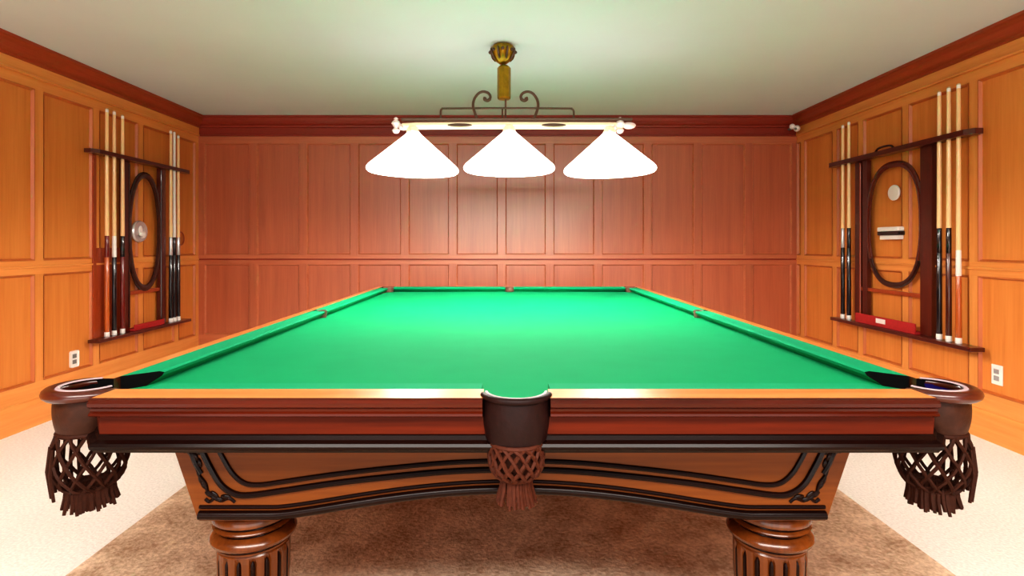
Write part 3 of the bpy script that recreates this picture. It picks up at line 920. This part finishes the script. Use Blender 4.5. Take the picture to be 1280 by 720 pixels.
bm = bmesh.new(); tube(bm, spline([(W(S, .05), 4.13, 1.85), (W(S, .05), 4.10, 1.875), (W(S, .05), 4.03, 1.882), (W(S, .05), 3.96, 1.875), (W(S, .05), 3.93, 1.85)], 5), .008, 8)
obj('handle', bm, M['oval'], rk, smooth=True)
bm = bmesh.new(); tube(bm, [(W(S, .04), 4.318, .56), (W(S, .04), 4.318, 1.80)], .006, 8); obj('bead', bm, M['rack_red'], rk)
# white disc and brush inside the oval
bm = bmesh.new(); lathe(bm, [(.056, -.008), (.058, 0), (.054, .006), (.01, .008)], (0, 0, 0), 32)
bmesh.ops.transform(bm, matrix=Matrix.Translation((W(S, .008), 3.99, 1.535)) @ Matrix.Rotation(-PI / 2, 4, 'Y'), verts=bm.verts)
tag(obj('wall_disc', bm, M['white'], None, smooth=True), 'plain white disc on the wall inside the brown oval of the rack', 'disc')
br = empty('brush', (W(S, .0), 4.0, 1.235), 'small black and white banded brush below the white disc', 'brush')
bm = bmesh.new(); wbox(bm, S, 3.885, 4.115, .0005, .045, 1.222, 1.252, .006); obj('brush_back', bm, M['black'], br)
bm = bmesh.new(); wbox(bm, S, 3.89, 4.11, .002, .05, 1.2525, 1.285, .008); obj('grip', bm, M['white'], br)
bm = bmesh.new(); wbox(bm, S, 3.895, 4.095, .004, .04, 1.192, 1.2215, .004); obj('bristles', bm, M['white'], br)
gr = 'cues in the rack with the white disc'
rk_z = 0
for a, m, t, zj, lb in ((4.52, (BK, SV, MP), 0, 1.29, 'maple cue with black butt nearest the far corner on the white-disc rack'),
                        (4.44, (BK, BK, MP), .01, 1.29, 'maple cue with black butt next to the far post of the white-disc rack'),
                        (3.515, (BK, BK, MP), -.005, 1.26, 'black-butted maple cue beside the near post of the white-disc rack'),
                        (3.44, (BR, BK, MP), .0, 1.26, 'brown-butted maple cue in the middle of the near trio on the white-disc rack'),
                        (3.365, (OR, WH, MP), .0, 1.12, 'orange-brown butted maple cue outermost toward the camera on the white-disc rack')):
    cue(S, a, 2.15 + t, .5425, zj, m, lb, gr)


# ------------------------------------------------------------------ outlets and sensor
def outlet(side, a, z, label, rounded):
    o = empty('wall_outlet', (W(side, -.013), a, z), label, 'outlet')
    bm = bmesh.new()
    wbox(bm, side, a - .036, a + .036, -.0135, -.006, z - .058, z + .058, .014 if rounded else .004)
    pl = obj('cover_plate', bm, M['white'], o)
    for dz in (-.02, .02):
        bm = bmesh.new(); wbox(bm, side, a - .017, a + .017, -.0058, -.003, z + dz - .014, z + dz + .014, .001); f = obj('socket', bm, M['silver'] if not rounded else M['grey'], pl)
    return o


outlet('L', 3.805, .355, 'white rounded outlet plate low on the panelling beside the silver-dial rack', True)
outlet('R', 3.17, .395, 'white square-cornered outlet plate low on the panelling beside the white-disc rack', False)

sn = empty('motion_sensor', (2.78, 5.24, 2.30), 'small white sensor head in the top corner below the crown moulding', 'sensor')
x, y, z = (992 - PX) * 5.18 / FPX, 5.18, CAMZ + (PY - 160) * 5.18 / FPX
bm = bmesh.new(); tube(bm, [(x + .01, y + .11, z + .01), (x, y, z)], .012, 8); obj('bracket', bm, M['grey'], sn)
bm = bmesh.new(); sphere(bm, (x - .018, y - .01, z + .012), .026, 14, 10); sphere(bm, (x + .02, y - .02, z - .008), .03, 14, 10); obj('head', bm, M['white'], sn, smooth=True)
bm = bmesh.new(); sphere(bm, (x - .005, y - .045, z - .018), .012, 10, 8); obj('lens', bm, M['grey'], sn, smooth=True)

# ------------------------------------------------------------------ lights, world, camera
w = bpy.data.worlds.new('World'); sc.world = w
w.use_nodes = True
bg = w.node_tree.nodes['Background']
bg.inputs['Color'].default_value = (1.0, 0.96, 0.92, 1)
bg.inputs['Strength'].default_value = 0.5


def area(name, loc, rot, sx, sy, power, col=(1, .95, .88)):
    l = bpy.data.lights.new(name, 'AREA'); l.shape = 'RECTANGLE'; l.size = sx; l.size_y = sy; l.energy = power; l.color = col
    o = bpy.data.objects.new(name, l); o.location = loc; o.rotation_euler = rot; C.objects.link(o); return o


area('overhead_fill', (0, -0.3, 2.37), (math.radians(12), 0, 0), 3.6, 1.0, 250)  # added fill, unseen, brightens the near end of table and room
area('low_fill', (0, -1.5, 0.55), (math.radians(86), 0, 0), 4.6, 1.0, 42)  # added low fill behind the camera, lifts the rug and lower walls

cam = bpy.data.cameras.new('camera'); co = bpy.data.objects.new('camera', cam); C.objects.link(co)
co.location = (0, 0, CAMZ); co.rotation_euler = (PI / 2, 0, 0)
cam.sensor_width = 36.0; cam.lens = 36.0 * FPX / 1280.0
cam.shift_x = (640 - PX) / 1280.0; cam.shift_y = -(360 - PY) / 1280.0
cam.clip_start = 0.02
sc.camera = co
sc.view_settings.view_transform = 'Standard'
sc.view_settings.look = 'Medium High Contrast'
sc.cycles.use_denoising = True
sc.cycles.max_bounces = 10
sc.cycles.diffuse_bounces = 6
